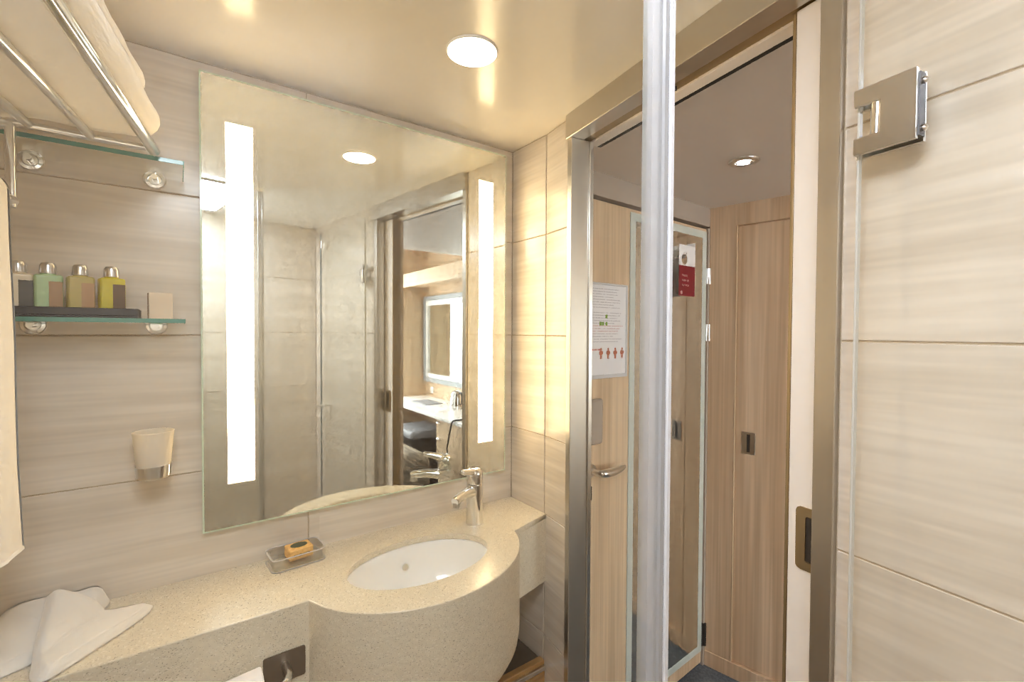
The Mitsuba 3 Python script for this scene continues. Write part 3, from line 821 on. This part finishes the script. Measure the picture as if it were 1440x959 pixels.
# towel hanging over the bar
def hang(sb0, sb1, o, z_top, z_bot, flare, seed):
    n, mrow = 40, 60
    half = 0.012
    path = []
    for z in np.linspace(z_bot, z_top - 0.012, mrow):
        path.append((o + half, z))
    for a_ in np.linspace(0, np.pi, 10):
        path.append((o + half * math.cos(a_), z_top - 0.012 + 0.014 * math.sin(a_)))
    for z in np.linspace(z_top - 0.012, z_bot + 0.03, mrow):
        path.append((o - half, z))
    path = np.array(path)
    th = 0.006
    V = []
    for (po, pz) in path:
        t_ = (z_top - pz) / (z_top - z_bot)
        s_ = np.linspace(sb0 - flare * t_, sb1 + flare * t_, n)
        wv = (meshkit.fbm(np.column_stack([s_ * 16, np.full(n, pz * 3), np.full(n, 0.5 + np.sign(po - o))]), 3, seed) - 0.5) * 0.022 * t_
        V.append(np.column_stack([s_, po + wv, np.full(n, pz)]))
    V = np.array(V)
    F = []
    R = len(V)
    for i in range(R - 1):
        for j in range(n - 1):
            F += [[i * n + j, i * n + j + 1, (i + 1) * n + j + 1], [i * n + j, (i + 1) * n + j + 1, (i + 1) * n + j]]
    m = trimesh.Trimesh(V.reshape(-1, 3), F, process=False)
    nrm = m.vertex_normals
    A = np.vstack([m.vertices + nrm * th, m.vertices - nrm * th])
    N = len(m.vertices)
    F = np.array(F)
    G = [F, F[:, ::-1] + N]
    def seam_(idx):
        return [[idx[i], idx[i + 1], idx[i + 1] + N] for i in range(len(idx) - 1)] + [[idx[i], idx[i + 1] + N, idx[i] + N] for i in range(len(idx) - 1)]
    for idx in ([i * n for i in range(R)], [i * n + n - 1 for i in range(R)], list(range(n)), list(range((R - 1) * n, R * n))):
        G.append(np.array(seam_(idx)))
    return xf(trimesh.Trimesh(A, np.vstack(G), process=False), ML)


put('hanging_towel', hang(sb + 0.055, sb + 0.50, ob, 1.700, 1.135, 0.028, 11), 'm_cloth', True,
    label='white towel hanging over the rack bar at the left edge', category='towel')

# ---------------------------------------------------------------- shower screen and door
t = thing('shower_screen', 'fixed clear glass shower screen whose sealed edge stands upright in front of the doorway', 'shower screen')
wS = 0.021
put(t + '__pane', quad(W(MS, wS, 0, 0.03), W(MS, 0.80, 0, 0.03), W(MS, 0.80, 0, 2.055), W(MS, wS, 0, 2.055)), 'm_glass')
# upright clear-plastic seal of the free edge: a fluted strip and a white lip
prof = [(0.005, -0.0055), (0.0085, -0.0072), (0.0105, -0.0072), (0.0118, -0.0058), (0.0132, -0.0058), (0.0145, -0.0070), (0.0175, -0.0070), (wS, -0.0052)]
prof = prof + [(wS, 0.005), (0.005, 0.005)]
scene['m_flute'] = {'type': 'blendbsdf', 'weight': 0.5, 'a': {'type': 'thindielectric', 'int_ior': 1.4}, 'b': pr((0.46, 0.46, 0.46), 0.22, specular=0.5)}
put(t + '__edge_profile', xf(prism(Polygon(prof), 0.03, 2.058), MS), 'm_flute', 30, label='ribbed satin edge profile')
put(t + '__seal_lip', xf(bx(0.0, 0.0049, -0.0075, 0.006, 0.03, 2.058, 0.001), MS), 'm_seal', label='white seal lip')
put(t + '__top_rail', xf(bx(0.0, 0.80, -0.008, 0.008, 2.0585, 2.0635), MS), 'm_satin')

sh, oD, zD0, zD1 = 0.842, 0.034, 0.06, 2.02
sD1 = 1.345
t = thing('shower_door', 'clear glass shower door folded open against the tiled wall', 'shower door')
put(t + '__pane', quad(W(MB, sh, oD, zD0), W(MB, sD1, oD, zD0), W(MB, sD1, oD, zD1), W(MB, sh, oD, zD1)), 'm_glass_door')
put(t + '__hinge_edge', xf(bx(sh - 0.003, sh, oD - 0.004, oD + 0.004, zD0, zD1, 0.0006), MB), 'm_door_edge', label='pale glass edge at the hinge side')
put(t + '__free_edge', xf(bx(sD1, sD1 + 0.004, oD - 0.004, oD + 0.004, zD0, zD1, 0.0006), MB), 'm_edge_dark', label='grey glass free edge')
MBo = MBz


def hinge(zc):
    z0, z1 = zc - 0.0415, zc + 0.0415
    notch = sbox(0.8, zc - 0.0205, 0.869, zc + 0.0205)
    plate = sbox(0.8395, z0, 0.905, z1).difference(notch)
    put(t + '__hinge', xf(prism(plate, oD + 0.0075, oD + 0.0135), MBz), 'm_satin', label='satin steel hinge plate')
    k = t + '__hinge' if zc > 1 else t + '__hinge_001'
    put(k + '__back_plate', xf(prism(plate, oD - 0.0125, oD - 0.0065), MBz), 'm_satin')
    put(k + '__gasket', xf(prism(sbox(0.876, z0 + 0.004, 0.9065, z1 - 0.004), oD - 0.0062, oD + 0.0072), MBz), 'm_dark', label='dark rubber gasket')
    put(k + '__pin', xf(cyl((0.8615, oD + 0.004, zc - 0.0203), (0.8615, oD + 0.004, zc + 0.0203), 0.0068, 24), MB), 'm_chrome', 40)
    put(k + '__wall_bracket', xf(bx(0.853, 0.868, 0.0005, oD - 0.0032, zc - 0.012, zc + 0.012, 0.001), MB), 'm_satin')
    for dz in (-0.028, 0.028):
        sc = trimesh.creation.icosphere(2, 0.0042)
        sc.apply_translation((0.9075, oD - 0.001, zc + dz))
        put(k + '__screw', xf(sc, MB), 'm_chrome', True)


hinge(1.752)
hinge(0.34)
put(t + '__knob', cat(xf(cyl((1.295, oD + 0.002, 1.075), (1.295, oD + 0.036, 1.075), 0.010, 28), MB), xf(cyl((1.295, oD - 0.002, 1.075), (1.295, oD - 0.026, 1.075), 0.010, 28), MB)), 'm_chrome', 40, label='chrome cylindrical knob')
put(t + '__latch', xf(rbox(1.322, 1.345, oD + 0.001, oD + 0.009, 1.93, 1.975, 0.003), MB), 'm_chrome', 40, label='small chrome catch')

# ---------------------------------------------------------------- things on the cabin door
def poster_fn(p, n, uv):
    x, y = uv.x, uv.y
    row = dr.floor(y * 34)
    fy = y * 34 - row
    on = smoothstep(0.30, 0.42, fy) * (1 - smoothstep(0.62, 0.74, fy))
    w = cell_rand(row, 3.0)
    inside = dr.select((x > 0.10) & (x < 0.94 - 0.25 * w), 1.0, 0.0)
    wordgap = dr.select(noise(x * 60, row * 7.3) > 0.28, 1.0, 0.25)
    band = dr.select((y > 0.36) & (y < 0.965), 1.0, 0.0)
    gap = dr.select((y > 0.70) & (y < 0.735), 0.0, 1.0)
    red = dr.select((y > 0.46) & (y < 0.56), 1.0, 0.0)
    c = mix((0.80, 0.79, 0.80), mix((0.42, 0.40, 0.42), (0.55, 0.30, 0.28), red), on * inside * wordgap * band * gap * 0.6)
    # heading in red above the figures
    hd_ = dr.select((y > 0.272) & (y < 0.290) & (x > 0.14) & (x < 0.46), dr.select(noise(x * 90, 2.0) > 0.35, 1.0, 0.2), 0.0)
    return mix(c, (0.55, 0.16, 0.13), hd_)


scene['m_poster'] = pr(mikit.proc(poster_fn), 0.4)
scene['m_poster_frame'] = pr((0.60, 0.59, 0.59), 0.35)
scene['m_green_print'] = pr((0.20, 0.33, 0.06), 0.6)
scene['m_rust_print'] = pr((0.42, 0.13, 0.07), 0.6)
t = thing('notice_poster', 'white framed safety notice with small rust figures on the cabin door', 'notice')
pa0, pa1, pz0, pz1 = 0.634, 0.90, 1.316, 1.660
oo = -0.0098
put(t + '__frame', cat(*[Eb(*q, 0.001) for q in ((pa0 - 0.008, pa0, oo, oo + 0.007, pz0 - 0.014, pz1 + 0.008), (pa1, pa1 + 0.008, oo, oo + 0.007, pz0 - 0.014, pz1 + 0.008),
                                                (pa0, pa1, oo, oo + 0.007, pz1, pz1 + 0.008), (pa0, pa1, oo, oo + 0.007, pz0 - 0.014, pz0))]), 'm_poster_frame')
sheet = quad(W(ME, pa1, oo + 0.002, pz0), W(ME, pa0, oo + 0.002, pz0), W(ME, pa0, oo + 0.002, pz1), W(ME, pa1, oo + 0.002, pz1))
sheet = cat(sheet)
put(t + '__sheet', Eb(pa0, pa1, oo, oo + 0.0015, pz0, pz1), 'm_paper')
scene[t + '__print'] = mikit.ply(sheet, 'm_poster', uv=np.array([[0, 0], [1, 0], [1, 1], [0, 1.0]]))


def man_print(a, z, h):
    """A tiny printed figure: head, body in a vest, legs."""
    q = [xf(cyl((a, oo + 0.002, z + h * 0.86), (a, oo + 0.0026, z + h * 0.86), h * 0.11, 14), ME)]
    for (a0, a1, z0, z1) in ((-0.16, 0.16, 0.34, 0.74), (-0.12, -0.02, 0.0, 0.34), (0.02, 0.12, 0.0, 0.34), (-0.26, -0.17, 0.42, 0.66), (0.17, 0.26, 0.42, 0.66)):
        q.append(Eb(a + a0 * h, a + a1 * h, oo + 0.002, oo + 0.0026, z + z0 * h, z + z1 * h))
    return cat(*q)


for i in range(4):
    put(t + '__figure', man_print(0.656 + 0.042 * i, 1.376, 0.044), 'm_rust_print', label='small printed rust figure')
for (a_, z_) in ((0.752, 1.540), (0.752, 1.512), (0.772, 1.512), (0.786, 1.512)):
    put(t + '__symbol', Eb(a_ - 0.006, a_ + 0.006, oo + 0.002, oo + 0.0026, z_ - 0.007, z_ + 0.007), 'm_green_print', label='green printed symbol')
t = thing('door_mirror', 'tall mirror with a pale green border on the cabin door', 'mirror')
ma0, ma1, mzb, mzt = 0.022, 0.610, -0.085, 1.966
fr = 0.034
put(t + '__glass', Eb(ma0 + fr, ma1 - fr, oo, oo + 0.004, mzb + fr, mzt - fr), 'm_mirror')
put(t + '__border', cat(Eb(ma0, ma0 + fr, oo, oo + 0.0055, mzb, mzt, 0.001), Eb(ma1 - fr, ma1, oo, oo + 0.0055, mzb, mzt, 0.001), Eb(ma0 + fr, ma1 - fr, oo, oo + 0.0055, mzt - fr, mzt, 0.001),
                        Eb(ma0 + fr, ma1 - fr, oo, oo + 0.0055, mzb, mzb + fr, 0.001)), 'm_frame_green')

# ================================================================ cabin furniture seen in the mirror
t = thing('writing_desk', 'white topped writing desk along the cabin wall, seen in the mirror', 'desk')
scene['m_desktop'] = pr((0.80, 0.79, 0.77), 0.25)
put(t + '__top', bx(1.10, XW - 0.002, YF + 0.002, -2.25, 0.645, 0.68, 0.004), 'm_desktop')
put(t + '__pedestal', bx(1.17, XW - 0.01, -2.86, -2.27, ZF2, 0.644, 0.002), 'm_ash')
for z in (0.52, 0.365, 0.21):
    k = put(t + '__drawer', bx(1.152, 1.169, -2.855, -2.275, z, z + 0.148, 0.002), 'm_ash')
    cupm = trimesh.creation.icosphere(3, 0.036); cupm.apply_scale((0.7, 1.0, 0.6)); cupm = trimesh.intersections.slice_mesh_plane(cupm, [0, 0, 1], [0, 0, 0])
    cupm.apply_translation((1.151, -2.80, z + 0.075))
    put(k + '__cup_handle', cupm, 'm_chrome', True, label='chrome cup handle')
t = thing('desk_mirror', 'grey framed mirror above the desk, seen in the bathroom mirror', 'mirror')
scene['m_grey_frame'] = pr((0.34, 0.36, 0.37), 0.4)
gy0, gy1, gz0, gz1 = -4.12, -2.9, 0.86, 1.905
put(t + '__frame', cat(bx(XW - 0.04, XW - 0.001, gy0, gy0 + 0.05, gz0, gz1, 0.002), bx(XW - 0.04, XW - 0.001, gy1 - 0.05, gy1, gz0, gz1, 0.002), bx(XW - 0.04, XW - 0.001, gy0 + 0.05, gy1 - 0.05, gz1 - 0.05, gz1, 0.002),
                       bx(XW - 0.04, XW - 0.001, gy0 + 0.05, gy1 - 0.05, gz0, gz0 + 0.05, 0.002)), 'm_grey_frame')
y0, y1, z0, z1 = gy0 + 0.052, gy1 - 0.052, gz0 + 0.052, gz1 - 0.052
put(t + '__inner_border', cat(bx(XW - 0.03, XW - 0.001, y0, y0 + 0.05, z0, z1), bx(XW - 0.03, XW - 0.001, y1 - 0.05, y1, z0, z1), bx(XW - 0.03, XW - 0.001, y0 + 0.05, y1 - 0.05, z1 - 0.06, z1), bx(XW - 0.03, XW - 0.001, y0 + 0.05, y1 - 0.05, z0, z0 + 0.05)), 'm_white')
put(t + '__glass', bx(XW - 0.012, XW - 0.001, y0 + 0.0505, y1 - 0.0505, z0 + 0.0505, z1 - 0.0605), 'm_mirror')
t = thing('overhead_cabinet', 'pale wood overhead cabinet above the desk, seen in the mirror', 'cabinet')
put(t + '__body', bx(1.32, XW - 0.002, YF + 0.002, -2.2, 2.02, 2.16, 0.002), 'm_ash')
put(t + '__bottom_rail', bx(1.30, 1.319, YF + 0.002, -2.2, 1.995, 2.035, 0.002), 'm_ash')
t = thing('upholstered_stool', 'grey cushioned stool pushed under the desk, seen in the mirror', 'stool')
put(t + '__cushion', rbox(1.06, 1.50, -3.80, -3.25, 0.34, 0.43, 0.035), 'm_cushion', 40)
put(t + '__base', bx(1.10, 1.46, -3.76, -3.29, ZF2, 0.339, 0.01), 'm_darkwood')
t = thing('bed', 'bed end with a brown striped spread, seen in the mirror', 'bed')
put(t + '__spread', rbox(-0.6, 0.93, -3.75, -2.45, ZF2 + 0.06, 0.42, 0.12, 32), 'm_spread', 50)
put(t + '__plinth', bx(-0.55, 0.86, -3.7, -2.52, ZF2, ZF2 + 0.06), 'm_dark')
t = thing('kettle', 'chrome kettle on the desk by the grey framed mirror', 'kettle')
put(t + '__body', lathe([[0, 0], [0.07, 0], [0.072, 0.01], [0.066, 0.10], [0.055, 0.16], [0.03, 0.18], [0, 0.184]], (1.47, -3.02, 0.681), 36), 'm_chrome', 50)
put(t + '__handle', tube([(1.47, -2.965, 0.84), (1.47, -2.92, 0.845), (1.47, -2.90, 0.80), (1.47, -2.915, 0.74), (1.47, -2.955, 0.72)], 0.009, 12), 'm_dark', 50)
t = thing('desk_folder', 'dark flat folder lying on the white desk top', 'folder')
put(t, bx(1.28, 1.48, -3.72, -3.36, 0.681, 0.690, 0.002), 'm_cushion')
t = thing('desk_paper', 'sheet of paper lying on the desk beside the kettle', 'paper')
put(t, bx(1.20, 1.40, -3.22, -2.92, 0.681, 0.683), 'm_paper')
put('writing_desk__cord', tube([(1.30, -2.36, 0.688), (1.12, -2.40, 0.690), (1.090, -2.41, 0.684), (1.082, -2.42, 0.66), (1.080, -2.46, 0.55), (1.078, -2.50, 0.42), (1.080, -2.47, 0.28), (1.085, -2.41, 0.22)], 0.0075, 10), 'm_black', 60, label='black cord hanging over the desk edge')
put('power_socket', bx(XW - 0.012, XW - 0.001, -3.98, -3.90, 0.72, 0.80, 0.003), 'm_white', label='white wall socket under the grey framed mirror', category='socket')

# hook and hanging door card
scene['m_card_red'] = pr((0.19, 0.009, 0.016), 0.4)
scene['m_print_pale'] = pr((0.55, 0.30, 0.28), 0.6)
t = thing('door_hook', 'small chrome hook on the cabin door mirror holding the card', 'hook')
hk = [(0.268, -0.005, 1.816), (0.268, 0.020, 1.816), (0.275, 0.032, 1.816), (0.303, 0.034, 1.816), (0.308, 0.040, 1.817), (0.308, 0.062, 1.824)]
put(t, tube([W(ME, *q) for q in hk], 0.0055, 14), 'm_chrome', 50)

t = thing('door_card', 'white and dark red card hanging from the hook on the cabin door', 'door card')
ca0, ca1, cz0, cz1, co = 0.218, 0.345, 1.640, 1.862, 0.048
hole_c = Point(0.303, 1.800).buffer(0.024)
MEz = ME @ np.array([[1, 0, 0, 0], [0, 0, 1, 0], [0, 1, 0, 0], [0, 0, 0, 1.0]])
put(t + '__upper', xf(prism(sbox(ca0, 1.772, ca1, cz1).difference(hole_c.buffer(0)), co, co + 0.0012), MEz), 'm_paper', label='white upper part with a hole')
put(t + '__lower', xf(bx(ca0, ca1, co, co + 0.0012, cz0, 1.7715), ME), 'm_card_red', label='dark red lower part')
for i, w_ in enumerate(('Please', 'make up', 'my room')):
    tm = meshkit.text_mesh(w_, 0.010, 0.0005)
    A_ = np.array([[-1, 0, 0, 0.322], [0, 0, 1, co + 0.0013], [0, 1, 0, 1.725 - 0.021 * i], [0, 0, 0, 1.0]])
    put(t + '__lettering', xf(xf(tm, A_), ME), 'm_print_pale', label='pale lettering')
put(t + '__emblem', xf(cyl((0.325, co + 0.0012, 1.654), (0.325, co + 0.0018, 1.654), 0.008, 20), ME), 'm_print_pale', label='pale round emblem')
put(t + '__side_flap', xf(bx(ca0 - 0.0012, ca0, 0.010, co + 0.0012, 1.772, 1.880), ME), 'm_paper', label='white folded side flap')
put(t + '__side_flap__lower', xf(bx(ca0 - 0.0012, ca0, 0.012, co + 0.0012, 1.645, 1.7715), ME), 'm_poster_frame')
